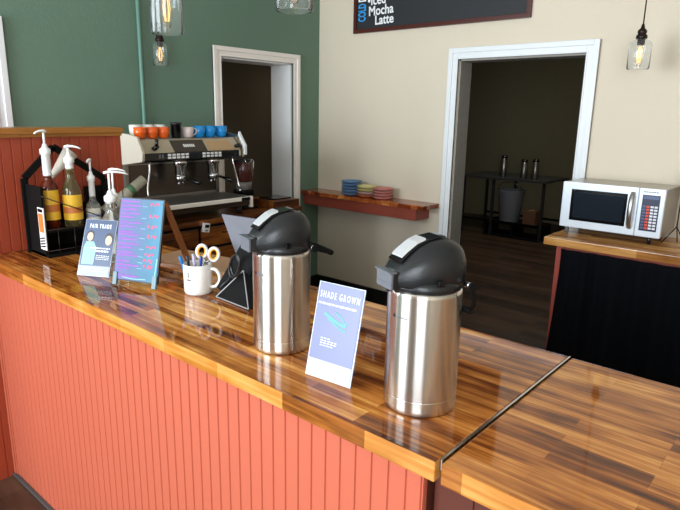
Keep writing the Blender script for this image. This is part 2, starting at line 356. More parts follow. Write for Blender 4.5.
# ---------------------------------------------------------------- airpots
def airpot(loc_, rz, r, label, hang):
    """local frame: spout towards -y. body 0..0.27, lid to 0.37"""
    t = thing('airpot', label, 'airpot', loc_, rz)
    bm = B(); lathe(bm, [(r * .93, 0), (r * .975, .0015), (r * .992, .005), (r, .011), (r, .012), (r, .0325), (r, .0332), (r * .994, .0342), (r * .994, .0348), (r, .0358), (r, .0365), (r, .12), (r, .2), (r, .260), (r, .261), (r * .992, .265), (r * .975, .2675), (r * .93, .2705)], seg=72)
    body = obj('steel_body', bm, steel, t)
    bm = B(); lathe(bm, [(r * .86, .0002), (r * .965, .0002), (r * .965, .002), (r * .86, .0025)], seg=48); obj('base_ring', bm, blackp, t)
    bm = B(); al = math.radians(-84)
    def mk(a, z, q=.0004): return Vector(((r + q) * math.cos(a), (r + q) * math.sin(a), z))
    bar(bm, mk(al - .03, .2165), mk(al + .03, .2165), .007, .0007, (0, 0, 1)); obj('maker_mark', bm, blackg, body)
    bm = B()
    for i_ in range(7): bar(bm, mk(al + .08 + i_ * .055, .2155), mk(al + .115 + i_ * .055, .2155), .0035, .0006, (0, 0, 1))
    obj('maker_lettering', bm, greyp, body)
    # collar
    bm = B(); lathe(bm, [(r * .94, .268), (r * .97, .272), (r * .965, .284), (r * .9, .292)], seg=64); obj('collar', bm, blackp, t)
    # lid: lofted along y, nose at the spout
    bm = B(); rings = []
    secs = [  # y, half width, bottom z, top z
        (-.094, .026, .282, .314), (-.090, .030, .279, .319), (-.078, .042, .276, .330), (-.06, .056, .273, .345), (-.038, .068, .272, .360), (-.012, .0755, .272, .3705),
        (.018, .078, .272, .3745), (.040, .0755, .272, .3725), (.056, .068, .272, .366), (.067, .057, .273, .354), (.074, .042, .276, .334), (.0765, .026, .28, .312)]
    N = 28
    for y, w, zb, zt in secs:
        w *= r / .08 * .94; y *= .96; ring = []
        for k in range(N):
            a = 2 * PI * k / N; c, s = math.cos(a), math.sin(a)
            e = .62 if s > 0 else .25
            X = w * math.copysign(abs(c) ** .62, c)
            zm = zb + (zt - zb) * .40
            Z = zm + (zt - zm) * abs(s) ** .75 if s >= 0 else zm - (zm - zb) * abs(s) ** .35
            ring.append(bm.verts.new((X, y * r / .08, Z)))
        rings.append(ring)
    for a, b in zip(rings, rings[1:]):
        for k in range(N): bm.faces.new((a[k], a[(k + 1) % N], b[(k + 1) % N], b[k])).smooth = True
    bm.faces.new(rings[0]); bm.faces.new(rings[-1][::-1])
    lid = obj('lid', bm, blackp, t)
    # nose box and spout plate
    bm = B(); bx(bm, -.028, .028, -.098, -.07, .277, .313, .003); obj('spout_housing', bm, blackp, t)
    bm = B(); bx(bm, -.029, .029, -.1025, -.097, .277, .311, .002); bx(bm, -.031, .031, -.107, -.09, .311, .314, .001); bx(bm, -.0295, .0295, -.1035, -.10, .289, .2905)
    obj('spout_plate', bm, greyp, t, label='pale grey plate at the pouring end')
    bm = B(); cyl(bm, (0, -.088, .268), (0, -.088, .29), .007, .009); obj('spout', bm, blackp, t)
    # push lever, lies in a recess over the top
    def strip(pts, w, th):
        b2 = B(); lo = []; hi = []
        for y, z in pts:
            lo.append([b2.verts.new((-w, y, z)), b2.verts.new((w, y, z))]); hi.append([b2.verts.new((-w * .93, y, z + th)), b2.verts.new((w * .93, y, z + th))])
        for i in range(len(pts) - 1):
            for A, B_ in (((lo[i][0], lo[i][1]), (lo[i + 1][0], lo[i + 1][1])), ((hi[i][0], hi[i][1]), (hi[i + 1][0], hi[i + 1][1])), ((lo[i][0], hi[i][0]), (lo[i + 1][0], hi[i + 1][0])), ((lo[i][1], hi[i][1]), (lo[i + 1][1], hi[i + 1][1]))):
                b2.faces.new((A[0], A[1], B_[1], B_[0])).smooth = False
        b2.faces.new((lo[0][0], lo[0][1], hi[0][1], hi[0][0])); b2.faces.new((lo[-1][0], lo[-1][1], hi[-1][1], hi[-1][0]))
        return b2
    k = r / .08
    rec = [(-.080 * k, .3315), (-.06 * k, .3475), (-.038 * k, .3618), (-.012 * k, .3722), (.018 * k, .3765), (.03 * k, .3755)]
    obj('lever_recess', strip(rec, .0235, .002), blackg, t)
    lev = [(-.074 * k, .3400), (-.06 * k, .3510), (-.038 * k, .3655), (-.018 * k, .3725)]
    obj('push_lever', strip(lev, .0195, .004), M('silver_plastic', (205, 205, 208), .3, .35), t, label='chrome push lever on the lid')
    # side latch, pivots, bail handle
    bm = B(); bx(bm, .0735 * k, .0805 * k, -.022, -.008, .288, .300, .002); obj('latch', bm, blackg, t)
    for sp_ in (1, -1): bm = B(); cyl(bm, (sp_ * .068 * k, .052, .284), (sp_ * .085 * k, .056, .284), .006); obj('pivot', bm, chrome, t)
    bm = B(); a = hang
    def hp(x, l): return (x, .056 + l * math.cos(a), .282 + l * math.sin(a))
    for s in (-1, 1):
        pts = bezier(hp(s * .0855 * k, -.004), hp(s * .0865 * k, .02), hp(s * .083 * k, .044), hp(s * .062 * k, .063), 8)
        for p, q in zip(pts, pts[1:]): bar(bm, p, q, .004, .009, (1, 0, 0))
        cyl(bm, hp(s * .083 * k, 0), hp(s * .0882 * k, 0), .009)
    tube(bm, [hp(x * .064 * k, .064 + .005 * (1 - x * x)) for x in (-1, -.5, 0, .5, 1)], .0075, 10)
    obj('carry_handle', bm, blackm, t)
    return t
airpot((-.641, 1.024, CT), math.radians(-113 + 90), .0795, 'larger nearer steel airpot with black lid, right of the tall menu card', -1.25)
airpot((-1.099, 1.040, CT), math.radians(-109 + 90), .0765, 'steel airpot with black lid left of the tall menu card, carry handle sticking out', -.33)

# ---------------------------------------------------------------- table cards
def tent_card(name, label, loc_, rz, w, h, tilt, builder):
    t = thing(name, label, 'sign', loc_, rz)
    back = h * math.sin(tilt); z = h * math.cos(tilt)
    n = Vector((0, -math.cos(tilt), math.sin(tilt)))
    bm = B(); prism(bm, [(-w / 2, 0, .0015), (w / 2, 0, .0015), (w / 2, back, z), (-w / 2, back, z)], n * -.003)
    obj('acrylic_sheet', bm, M('milky_acrylic', (176, 184, 204), .12), t)
    bm = B(); prism(bm, [(-.02, .02, .0), (.02, .02, .0), (.02, back * .5 + .03, 0), (-.02, back * .5 + .03, 0)], (0, 0, .003)); bar(bm, (0, back * .5 + .03, .002), (0, back * .55 + .002, z * .55), .03, .002, (1, 0, 0)); obj('easel_back', bm, M('clear_acrylic', (225, 230, 235), .08), t)
    F = frame((-w / 2, -.0012 * math.cos(tilt), .0015 + .0012 * math.sin(tilt)), (1, 0, 0), (0, math.sin(tilt), math.cos(tilt)))
    builder(t, F, w, h); return t
def patch(t, F, pts, off, mat, name, th=.0003, parent=None):
    bm = B(); prism(bm, [F @ Vector((x, y, off)) for x, y in pts], (F.to_3x3() @ Vector((0, 0, th)))); return obj(name, bm, mat, parent or t)
def stroke(bm, F, pts, w, off, th=.0003):
    for (a, b) in zip(pts, pts[1:]):
        a = Vector(a); b = Vector(b); d = (b - a).normalized(); s = Vector((-d.y, d.x)) * w / 2
        prism(bm, [F @ Vector((*(a + s), off)), F @ Vector((*(a - s), off)), F @ Vector((*(b - s), off)), F @ Vector((*(b + s), off))], F.to_3x3() @ Vector((0, 0, th)))
violet = M('violet_blue_print', (88, 92, 132), .3, var=.12, vscale=9)
palep = M('pale_lilac_print', (150, 156, 184), .3, var=.06, vscale=30)
mint = M('mint_print', (72, 140, 140), .4)
white_ink = M('white_ink', (240, 242, 250), .5)
def shade_card(t, F, w, h):
    p = patch(t, F, [(.003, h * .19), (w - .003, h * .19), (w - .003, h - .003), (.003, h - .003)], 0, violet, 'printed_panel')
    patch(t, F, [(.003, .003), (w - .003, .003), (w - .003, h * .19), (.003, h * .19)], 0, palep, 'printed_footer')
    text('SHADE GROWN', .023, F @ Matrix.Translation((w / 2, h * .835, .0006)), white_ink, p, align='CENTER', sx=.52, extr=.0002, bold=.0, sp=1.45)
    bm = B()
    rr = random.Random(3)
    x = .008
    while x < w - .016:
        l = rr.uniform(.006, .016); stroke(bm, F, [(x, h * .775 + rr.uniform(-.0006, .0006)), (min(x + l, w - .008), h * .775)], .0042, .0005); x += l + .003
    for i, (yy, l) in enumerate(((.42, .03), (.395, .045), (.37, .05), (.345, .035))):
        x = .03; obj('print_line', bm, white_ink, p); bm = B()
        while x < .03 + l: stroke(bm, F, [(x, h * yy), (x + .007, h * yy)], .0018, .0005); x += .01
    obj('print_line', bm, white_ink, p)
    bm = B()
    for dx, dy, ww in ((0, 0, .008), (.012, -.012, .005), (.03, .006, .004)):
        stroke(bm, F, [(.03 + dx, h * .68 + dy), (.05 + dx, h * .64 + dy), (.075 + dx * .5, h * .60 + dy), (.098, h * .59 + dy)], ww, .0005)
    obj('leaf_drawing', bm, mint, p)
sh = tent_card('menu_card', 'tall violet blue menu card reading SHADE GROWN, standing between the two airpots', (-.857, .957, CT), math.radians(5), .133, .232, math.radians(14), shade_card)
slate_blue = M('slate_blue_print', (70, 84, 112), .3, var=.2, vscale=14)
skin = M('skin_tone_print', (222, 176, 150), .4); mintp = M('pale_mint_print', (136, 186, 176), .4); darkhair = M('dark_print', (52, 50, 58), .4)
def fair_card(t, F, w, h):
    p = patch(t, F, [(.003, h * .18), (w - .003, h * .18), (w - .003, h - .003), (.003, h - .003)], 0, slate_blue, 'printed_panel')
    patch(t, F, [(.003, .003), (w - .003, .003), (w - .003, h * .18), (.003, h * .18)], 0, palep, 'printed_footer')
    text('FAIR TRADE', .0215, F @ Matrix.Translation((w / 2, h * .845, .0006)), white_ink, p, align='CENTER', sx=.56, extr=.0002, bold=.0007, sp=1.5)
    def disc(cx, cy, rx, ry, mat, off, name):
        patch(t, F, [(cx + rx * math.cos(a * PI / 8), cy + ry * math.sin(a * PI / 8)) for a in range(16)], off, mat, name, parent=p)
    disc(.031, h * .70, .018, .022, darkhair, .0004, 'printed_figure'); disc(.031, h * .685, .013, .017, skin, .0008, 'printed_figure')
    patch(t, F, [(.010, h * .2), (.062, h * .2), (.064, h * .5), (.05, h * .6), (.018, h * .6), (.010, h * .5)], .0004, mintp, 'printed_figure', parent=p)
    disc(w - .022, h * .66, .019, .025, darkhair, .0004, 'printed_figure'); disc(w - .024, h * .635, .014, .019, skin, .0008, 'printed_figure')
    bm = B(); rr = random.Random(5)
    for yy, x0, x1, ww in ((.49, .04, .125, .004), (.44, .062, .115, .0065), (.36, .07, .12, .002), (.33, .07, .12, .002), (.30, .07, .12, .002), (.13, .02, .1, .002), (.09, .02, .12, .002)):
        x = x0; bm = B()
        while x < min(x1, w - .012): l = rr.uniform(.004, .012); stroke(bm, F, [(x, h * yy), (min(x + l, w - .008), h * yy)], ww, .0012); x += l + .003
        obj('print_line', bm, white_ink, p)
tent_card('menu_card', 'small blue card reading FAIR TRADE, leaning in front of the bottle rack', (-2.112, 1.012, CT), math.radians(28), .136, .222, math.radians(23), fair_card)

# ---------------------------------------------------------------- chalk A-board
t = thing('sandwich_board', 'little folding sandwich board with a blue menu in pink and violet chalk', 'sandwich board', (-1.868, 1.043, CT), math.radians(21.6))
w, h, tilt, z0 = .190, .300, math.radians(14), .022
Fd = Vector((0, math.sin(tilt), math.cos(tilt)))
def on(x, s, off=0): return Vector((x, 0, 0)) + Fd * s + Vector((0, -math.cos(tilt), math.sin(tilt))) * off
for s in (-1, 1):
    bm = B(); bar(bm, on(s * (w / 2 - .011), .005), on(s * (w / 2 - .011), .05), .016, .011, (1, 0, 0)); obj('leg', bm, M('blue_grey_leg', (110, 134, 142), .5), t, label='blue grey front foot')
bm = B(); P = [on(-w / 2, .022), on(w / 2, .022), on(w / 2, .022 + h), on(-w / 2, .022 + h)]; prism(bm, P, Vector((0, math.cos(tilt), -math.sin(tilt))) * .009); obj('board', bm, M('dark_board_edge', (30, 30, 32), .5), t)
F = frame(on(-w / 2, .022, .0006), (1, 0, 0), Fd)
# chalk ground: turquoise to violet mottling is smeared chalk on the board
cm = bpy.data.materials.new('smeared_chalk'); cm.use_nodes = True; nt = cm.node_tree; b = nt.nodes['Principled BSDF']; b.inputs['Roughness'].default_value = .6
tc = nt.nodes.new('ShaderNodeTexCoord'); n = nt.nodes.new('ShaderNodeTexNoise'); n.inputs['Scale'].default_value = 9; sp = nt.nodes.new('ShaderNodeSeparateXYZ')
nt.links.new(tc.outputs['Object'], sp.inputs[0]); nt.links.new(tc.outputs['Object'], n.inputs['Vector'])
ma = nt.nodes.new('ShaderNodeMath'); ma.operation = 'MULTIPLY_ADD'; ma.inputs[1].default_value = 5.; nt.links.new(sp.outputs[0], ma.inputs[0]); nt.links.new(n.outputs['Fac'], ma.inputs[2])
cr = nt.nodes.new('ShaderNodeValToRGB'); nt.links.new(ma.outputs[0], cr.inputs[0]); nt.links.new(cr.outputs[0], b.inputs['Base Color'])
for i, (pos, c) in enumerate(((.1, (96, 96, 146)), (.4, (78, 102, 136)), (.65, (64, 110, 136)), (1., (62, 128, 158)))):
    el = cr.color_ramp.elements[i] if i < 2 else cr.color_ramp.elements.new(pos); el.position = pos; el.color = lin(c)
pn = patch(t, F, [(.004, .004), (w - .005, .004), (w - .005, h - .004), (.004, h - .004)], 0, cm, 'menu_face')
rr = random.Random(11)
viol = M('violet_chalk', (160, 104, 190), .8); pink = M('pink_chalk', (222, 92, 124), .8); cyan = M('pale_cyan_chalk', (150, 205, 220), .8)
bv, bp_, bc = B(), B(), B()
ys = [.955, .905, .86, .81, .765, .70, .655, .585, .555, .50, .445, .40, .34, .305, .235, .19, .15, .06]
for i, fy in enumerate(ys):
    bv = B(); y = h * fy; x = .011; end = .011 + rr.uniform(.05, .095)
    while x < end:
        l = .0035; stroke(bv, F, [(x, y - .0028), (x + l * .5, y + rr.uniform(.001, .0045)), (x + l, y - rr.uniform(0, .003))], .0026, .0005); x += l + .0004
    obj('violet_chalk_line', bv, viol, pn)
for fy in (.93, .79, .665, .55, .42, .33, .26, .19):
    y = h * fy; x = .13 + rr.uniform(-.006, .006); bp_ = B()
    for k in range(4):
        if k == 1:
            stroke(bp_, F, [(x, y - .004), (x + .002, y - .004)], .003, .0005); x += .006; continue
        c = (x + .003, y); stroke(bp_, F, [(c[0] + .003 * math.cos(q), c[1] + .0055 * math.sin(q)) for q in [j * PI / 4 for j in range(rr.randint(5, 8))]], .0044, .0005); x += .0118
    obj('pink_chalk_price', bp_, pink, pn)
    bc = B(); stroke(bc, F, [(.1, y - .008), (.12, y - .0085)], .0012, .0005); obj('chalk_dash', bc, cyan, pn)
bc = B(); stroke(bc, F, [(.176, .01), (.181, .09)], .003, .0005); obj('chalk_dash', bc, cyan, pn); bc = B(); stroke(bc, F, [(.04, .012), (.09, .009), (.14, .012)], .002, .0005)
obj('chalk_underline', bc, cyan, pn)
tp = on(0, .022 + h - .01)
for s in (-1, 1):
    bm = B(); bar(bm, (s * (w / 2 - .006), tp.y + .006, tp.z), (s * (w / 2 - .006), tp.y + .165, .0075), .013, .020, (1, 0, 0)); obj('rear_leg', bm, wood_leg, t)
bm = B(); q = .12; bar(bm, (-w / 2, tp.y + .145, .03), (w / 2, tp.y + .145, .03), .008, .014, (0, 1, 0)); obj('crossbar', bm, wood_leg, t)
bm = B(); cyl(bm, (-w / 2 + .001, tp.y + .006, tp.z), (w / 2 - .001, tp.y + .006, tp.z), .004); obj('hinge', bm, satin, t)

# ---------------------------------------------------------------- mug with pens and scissors
t = thing('mug', 'white mug with a small grey emblem, holding pens and scissors', 'mug', (-1.660, 1.170, CT), math.radians(30)); t.scale = (1.1, 1.1, 1.13)
bm = B(); lathe(bm, shell([(.036, 0), (.041, .002), (.044, .008), (.0445, .05), (.045, .094)], .0045), seg=48, cap=False); bmesh.ops.contextual_create(bm, geom=[]) if False else None
obj('cup', bm, ceram, t)
bm = B(); lathe(bm, [(.036, 0), (.036, .004)], seg=32); obj('cup_bottom', bm, ceram, t)
bm = B(); tube(bm, bezier((.041, 0, .078), (.082, 0, .092), (.088, 0, .018), (.041, 0, .022), 16), .0068, 10, flat=.8); obj('handle', bm, ceram, t)
bm = B(); inkm = M('grey_ink', (110, 112, 112), .5)
def mugpt(a, z): return Vector((.0452 * math.cos(a), .0452 * math.sin(a), z))
A0 = math.radians(-103)
for zz, a0, a1, th in ((.050, -.16, .16, .006), (.062, -.14, -.02, .003), (.066, .03, .13, .003), (.071, -.12, -.05, .003), (.04, -.13, .13, .0015)):
    pts = [mugpt(A0 + a0 + (a1 - a0) * i / 6, zz) for i in range(7)]
    for p, q in zip(pts, pts[1:]): bar(bm, p, q, th, .0008, (0, 0, 1))
bar(bm, mugpt(A0 - .02, .055), mugpt(A0, .075), .002, .0008, (1, 0, 0)); obj('emblem', bm, inkm, t)
yel = M('yellow_plastic', (222, 158, 40), .35); wgrey = M('white_grip', (206, 202, 206), .4)
def scissors(label, loc_, rz, lean):
    s = thing('scissors', label, 'scissors', loc_, rz, None); s.rotation_euler = (0, lean, rz); s.scale = (1.3, 1.3, 1.3)
    for k, sd in enumerate((-1, 1)):
        bm = B(); cyl(bm, (sd * .004, 0, 0), (-sd * .002, 0, .075), .0035, .0045, 6); tube(bm, [(-sd * .002, 0, .075), (sd * .009, 0, .088)], .004, 6); obj('blade', bm, satin, s)
        cx, cz = sd * .0165, .105
        bm = B(); pts = [(cx + .0135 * math.cos(a) , 0, cz + .018 * math.sin(a)) for a in [2 * PI * i / 18 for i in range(18)]]; tube(bm, pts, .0042, 8, closed=True); obj('finger_loop', bm, wgrey, s)
        bm = B(); pts = [(cx + .0105 * math.cos(a), .0, cz + .0148 * math.sin(a)) for a in [2 * PI * i / 18 for i in range(18)]]; tube(bm, pts, .0035, 8, closed=True); obj('loop_lining', bm, yel, s, label='yellow lining of the finger loop')
    return s
scissors('scissors with white and yellow loops standing in the white mug', (-1.655, 1.178, CT + .0095), math.radians(38), math.radians(12))
penset = [('blue pen at the left of the white mug', (28, 110, 176), -.026, -.010, -14, 4), ('black marker in the white mug beside the blue pen', (24, 24, 30), -.012, -.016, -9, -6), ('pale lilac pen in the middle of the white mug', (168, 160, 190), .000, -.02, -3, 0), ('navy blue pen in the white mug below the scissors', (46, 64, 130), .012, -.018, 3, 5), ('light grey pen at the back of the white mug', (176, 176, 180), -.006, .014, -5, 6)]
for lab, c, dx, dy, ax, ay in penset:
    p = thing('pen', lab, 'pen', (-1.660 + dx * .77 - dy * .64, 1.170 + dx * .64 + dy * .77, CT + .0095), math.radians(40), None); p.rotation_euler = (math.radians(ay * .3), math.radians(ax), math.radians(40))
    m = M('pen_' + 'barrel', c, .35); bm = B(); lathe(bm, [(.001, 0), (.004, .008), (.0045, .012), (.0045, .105), (.005, .107), (.005, .125), (.003, .128)], seg=12); obj('barrel', bm, m, p)
    bm = B(); bx(bm, .0045, .0062, -.0015, .0015, .1, .126); obj('clip', bm, m, p)

# ---------------------------------------------------------------- tablet stand behind the left airpot
def cp(o, x, y, z): return (x - o[0], y - o[1], z - o[2])
so = (-1.46, 1.22, CT + .002)
t = thing('tablet_stand', 'black wedge shaped tablet stand with white edges left of the farther airpot', 'tablet stand', so)
A_, B_, C_ = cp(so, -1.565, 1.175, CT + .0045), cp(so, -1.385, 1.165, CT + .0045), cp(so, -1.490, 1.235, CT + .10)
bm = B(); prism(bm, [A_, B_, C_], (.035, .085, 0)); obj('wedge_base', bm, blackm, t)
bm = B()
for p, q in ((A_, B_), (B_, C_), (C_, A_)): bar(bm, Vector(p) + Vector((0, -.001, 0)), Vector(q) + Vector((0, -.001, 0)), .0025, .003, (0, 1, 0))
obj('white_edging', bm, M('pale_edge', (150, 150, 152), .5), t)
bm = B(); a1 = Vector(cp(so, -1.545, 1.2, CT + .01)); a2 = Vector(cp(so, -1.47, 1.27, CT + .19)); bar(bm, a1, a2, .09, .008, (.95, .25, 0)); bx(bm, -.02, .05, .04, .1, .0, .16, .004); obj('support_arm', bm, blackm, t)
bm = B()
c0 = Vector((-.03, -.02, .12))
for ph, rr_ in ((0, .035), (.5, .03)):
    pts = [c0 + Vector((rr_ * 1.0 * math.cos(a + ph) * .8, -.004 + .008 * ph, rr_ * math.sin(a) + rr_ * .6 * math.cos(a))) for a in [2 * PI * i / 20 for i in range(20)]]; tube(bm, pts, .0045, 8, closed=True)
tube(bm, bezier(c0 + Vector((-.02, 0, -.03)), c0 + Vector((-.04, 0, -.07)), c0 + Vector((-.055, 0, -.06)), Vector(A_) + Vector((.01, .01, .03)), 8), .004, 8); obj('coiled_cable', bm, blackp, t)
t = thing('tablet', 'silver backed tablet leaning on the black wedge stand behind the airpot', 'tablet', (-1.5, 1.29, CT + .13))
bm = B(); o = Vector((-1.5, 1.29, CT + .13))
P = [Vector((-1.60, 1.29, CT + .131)) - o, Vector((-1.40, 1.35, CT + .10)) - o, Vector((-1.40, 1.35, CT + .258)) - o, Vector((-1.662, 1.28, CT + .266)) - o]
prism(bm, P, (.004, .009, 0)); obj('back_shell', bm, greyscreen, t, bevel=.002)
bm = B(); P2 = [p + Vector((.004, .0095, 0)) for p in P]; prism(bm, P2, (.0003, .001, 0)); obj('screen', bm, blackg, t)
bm = B(); prism(bm, [Vector((-1.515, 1.3145, CT + .19)) - o, Vector((-1.485, 1.323, CT + .19)) - o, Vector((-1.485, 1.323, CT + .225)) - o, Vector((-1.515, 1.3145, CT + .215)) - o], (-.0003, -.002, 0)); obj('back_emblem', bm, blackg, t)
# kraft board behind the mug
t = tag(boxobj('cardboard_box', (-.26, .22, -.09, .1, 0, .016), kraft, bev=.002), 'flat tan cardboard box lying along the back edge of the bar behind the mug', 'box')
t.location = (-1.93, 1.425, CT + .0005); t.rotation_euler = (0, 0, math.radians(9))

# ---------------------------------------------------------------- syrup rack
ro = (-2.60, 1.18, CT)
t = thing('bottle_rack', 'black house shaped rack holding syrup bottles against the rust beadboard', 'bottle rack', ro)
x0, x1, y0, y1 = -.085, .094, -.160, .20
bm = B(); bx(bm, x0, x1, y0, y1, 0, .014, .002); obj('base_board', bm, blackm, t)
def house(bm, x, w_=.022, th=.012):
    pts = [(x, y0, .0), (x, y0, .325), (x, (y0 + y1) / 2 - .045, .455), (x, y1, .30), (x, y1, 0)]
    for p, q in zip(pts, pts[1:]): bar(bm, p, q, w_, th, (0, 1, .35) if p[2] != q[2] else (0, 1, 0))
bm = B(); prism(bm, [(x0, y0, 0), (x0, y1, 0), (x0, y1, .27), (x0, y1 - .1, .27), (x0, y1 - .1, .2), (x0, y0, .2)], (.006, 0, 0)); house(bm, x0 + .006, .028, .014); obj('back_frame', bm, blackm, t)
bm = B(); bx(bm, x0, x1 - .02, y0, y0 + .01, 0, .30); obj('end_panel', bm, blackm, t)
bm = B(); bx(bm, x0, x1, y1 - .006, y1, 0, .150); obj('end_panel', bm, blackm, t)
bm = B()
for y in (y0 + .003, y0 + .05, y0 + .12, y1 - .003): cyl(bm, (x1 - .003, y, 0), (x1 - .003, y, .262 if y < y0 + .01 or y > y1 - .01 else .12), .0022, seg=6)
cyl(bm, (x1 - .003, y0, .262), (x1 - .003, y1, .10), .0025, seg=6); cyl(bm, (x1 - .003, y0, .12), (x1 - .003, y1, .12), .0022, seg=6)
cyl(bm, (x0 + .01, y0 + .003, .262), (x1 - .003, y0 + .003, .262), .0025, seg=6); cyl(bm, (x1 - .003, y0, .03), (x1 - .003, y1, .03), .0022, seg=6); obj('wire_rail', bm, bronze, t)
bm = B(); bx(bm, x0 + .012, x1 - .008, y0 + .012, y1 - .01, .106, .114); obj('bottle_shelf', bm, blackm, t)
bm = B(); bx(bm, x1 - .024, x1 - .02, y0 - .03, y0 + .014, .03, .245); 
sg = boxobj('side_card', (x1 - .055, x1 - .0, y0 - .006, y0 - .002, .035, .215), whitep, t, label='white card with orange print on the end panel'); bm.free()
bm = B(); bx(bm, x1 - .05, x1 - .006, y0 - .0068, y0 - .006, .11, .19); obj('orange_print', bm, M('orange_print', (214, 120, 50), .5, var=.4, vscale=40), sg)
bm = B()
for k in range(4):
  bm = B(); prism(bm, [(x1 - .05, y0 - .0068, .042 + k * .012), (x1 - .005, y0 - .0068, .05 + k * .012), (x1 - .005, y0 - .0068, .056 + k * .012), (x1 - .05, y0 - .0068, .048 + k * .012)], (0, .0008, 0)); obj('black_stripe', bm, blackg, sg)
bm = B(); bx(bm, x1 - .05, x1 - .006, y0 - .0068, y0 - .006, .196, .21); obj('black_band', bm, blackg, sg)
amber = M('amber_syrup', (120, 42, 14), .05, trans=.6); olive = M('golden_syrup', (160, 146, 96), .05, trans=.85); clears = M('clear_syrup', (214, 214, 206), .03, trans=.85)
yl = M('yellow_label', (226, 178, 48), .5, var=.15, vscale=60); wl = M('white_label', (214, 212, 200), .5, var=.25, vscale=70); ll = M('orange_label_print', (190, 110, 50), .5)
def bottle(label, x, y, z, br, bh, neck, tube_r, tube_l, rod, liq, lab, head, hs=1.):
    """bh = height of the straight body, neck = shoulder and neck, tube_l = white pump tube, rod = exposed rod"""
    t = thing('syrup_bottle', label, 'bottle', (x, y, z), 0, 'syrup pump bottles at the end of the bar')
    bm = B(); lathe(bm, [(br * .9, 0), (br, .005), (br, bh), (br * .86, bh + neck * .25), (br * .48, bh + neck * .55), (br * .40, bh + neck * .9), (br * .44, bh + neck * .92), (br * .44, bh + neck)], seg=28); obj('glass_body', bm, liq, t)
    if lab:
        bm = B(); lathe(bm, [(br * 1.008, bh * .22), (br * 1.008, bh * .95)], seg=28, cap=False); o_ = obj('paper_label', bm, lab, t)
        bm = B(); lathe(bm, [(br * 1.014, bh * .42), (br * 1.014, bh * .60)], seg=28, cap=False); obj('label_band', bm, ll if lab is yl else palep, o_)
    zt = bh + neck
    bm = B(); lathe(bm, [(tube_r * .9, zt - .006), (tube_r, zt), (tube_r, zt + tube_l), (tube_r * 1.25, zt + tube_l + .002), (tube_r * 1.25, zt + tube_l + .022), (tube_r * .7, zt + tube_l + .03), (tube_r * .45, zt + tube_l + .045)], seg=22); obj('pump_tube', bm, whitep, t)
    z1 = zt + tube_l + .04
    bm = B(); cyl(bm, (0, 0, z1), (0, 0, z1 + rod), .0045); obj('pump_rod', bm, whitep, t)
    top_ = z1 + rod; c, s = math.cos(head), math.sin(head)
    pts = [(-.014 * c * hs, -.014 * s * hs, top_ + .003), (0, 0, top_ + .007), (.022 * c * hs, .022 * s * hs, top_ + .006), (.042 * c * hs, .042 * s * hs, top_ + .001), (.052 * c * hs, .052 * s * hs, top_ - .005)]
    bm = B(); tube(bm, pts, [.007, .0085, .0065, .005, .0035], 10, flat=.7); obj('pump_head', bm, whitep, t)
    return t
zs = CT + .1145
bottle('amber syrup bottle with yellow label, leftmost in the black rack', -2.585, 1.080, zs, .037, .175, .055, .017, .085, .052, amber, yl, math.radians(-80), .8)
bottle('golden syrup bottle with yellow label, second from left in the rack', -2.555, 1.163, zs, .039, .150, .105, .017, .022, .026, olive, yl, math.radians(50))
bottle('clear syrup bottle with a white label, third from left in the rack', -2.57, 1.262, zs, .032, .075, .05, .013, .065, .05, clears, wl, math.radians(-60), .4)
bottle('clear pump bottle standing in front of the rack behind the FAIR TRADE card', -2.29, 1.20, CT, .05, .145, .105, .020, .0, .075, clears, None, math.radians(62), 1.45)
bottle('slim pump bottle behind the clear bottle and the sandwich board', -2.44, 1.295, CT, .032, .16, .06, .015, .015, .085, clears, wl, math.radians(50), 1.1)
# caps on the half wall and the paper funnel
t = thing('paper_funnel', 'white paper funnel tucked behind the two left syrup bottles', 'funnel', (-2.640, 1.125, CT + .335)); t.rotation_euler = (math.radians(-42), 0, 0)
bm = B(); lathe(bm, shell([(.012, 0), (.034, .13)], .0015), seg=24, cap=False); obj('cone', bm, M('cream_paper', (205, 196, 184), .7), t)
bm = B(); lathe(bm, [(.004, -.03), (.012, 0)], seg=16); obj('tip', bm, whitep, t)
# ================================================================ BACK WORK COUNTER
co = (-3.31, 2.3, 0)
t = thing('back_counter', 'dark wooden work counter along the green wall under the espresso machine', 'counter', co)
bm = B(); bx(bm, -3.66, -2.98, 1.53, 3.03, .998, 1.03, .003); obj('worktop', loc(bm, co), wood_cart, t)
bm = B(); bx(bm, -3.66, -2.995, 1.55, 3.01, .05, .99); obj('carcass', loc(bm, co), blackm, t)
for a, b in ((1.66, 2.12), (2.14, 2.56), (2.58, 3.0)):
    bm = B(); bx(bm, -2.994, -2.982, a, b, .86, .98, .003); d = obj('drawer', loc(bm, co), wood_cart, t)
    bm = B(); tube(bm, [(-2.982, (a + b) / 2 - .05, .94), (-2.965, (a + b) / 2 - .045, .94), (-2.965, (a + b) / 2 + .045, .94), (-2.982, (a + b) / 2 + .05, .94)], .004, 6); obj('handle', loc(bm, co), bronze, d)
    bm = B(); bx(bm, -2.994, -2.982, a, b, .1, .84, .003); d = obj('door', loc(bm, co), wood_cart, t)
t = thing('kitchen_timer', 'small white timer with a black display on the back counter front below the espresso machine', 'timer', (-2.9795, 2.165, .985), 0)
bm = B(); bx(bm, -.012, .012, -.022, .022, -.028, .03, .005); obj('case', bm, whitep, t)
bm = B(); bx(bm, .0115, .0135, -.015, .015, .002, .021); obj('display', bm, blackg, t)
bm = B(); bx(bm, .0115, .0135, -.01, .01, -.02, -.012); obj('button', bm, greyp, t)
t.rotation_euler = (math.radians(-10), 0, 0)
for _c in t.children_recursive if False else t.children: _c.data.transform(Matrix.Translation((.012, 0, 0)))
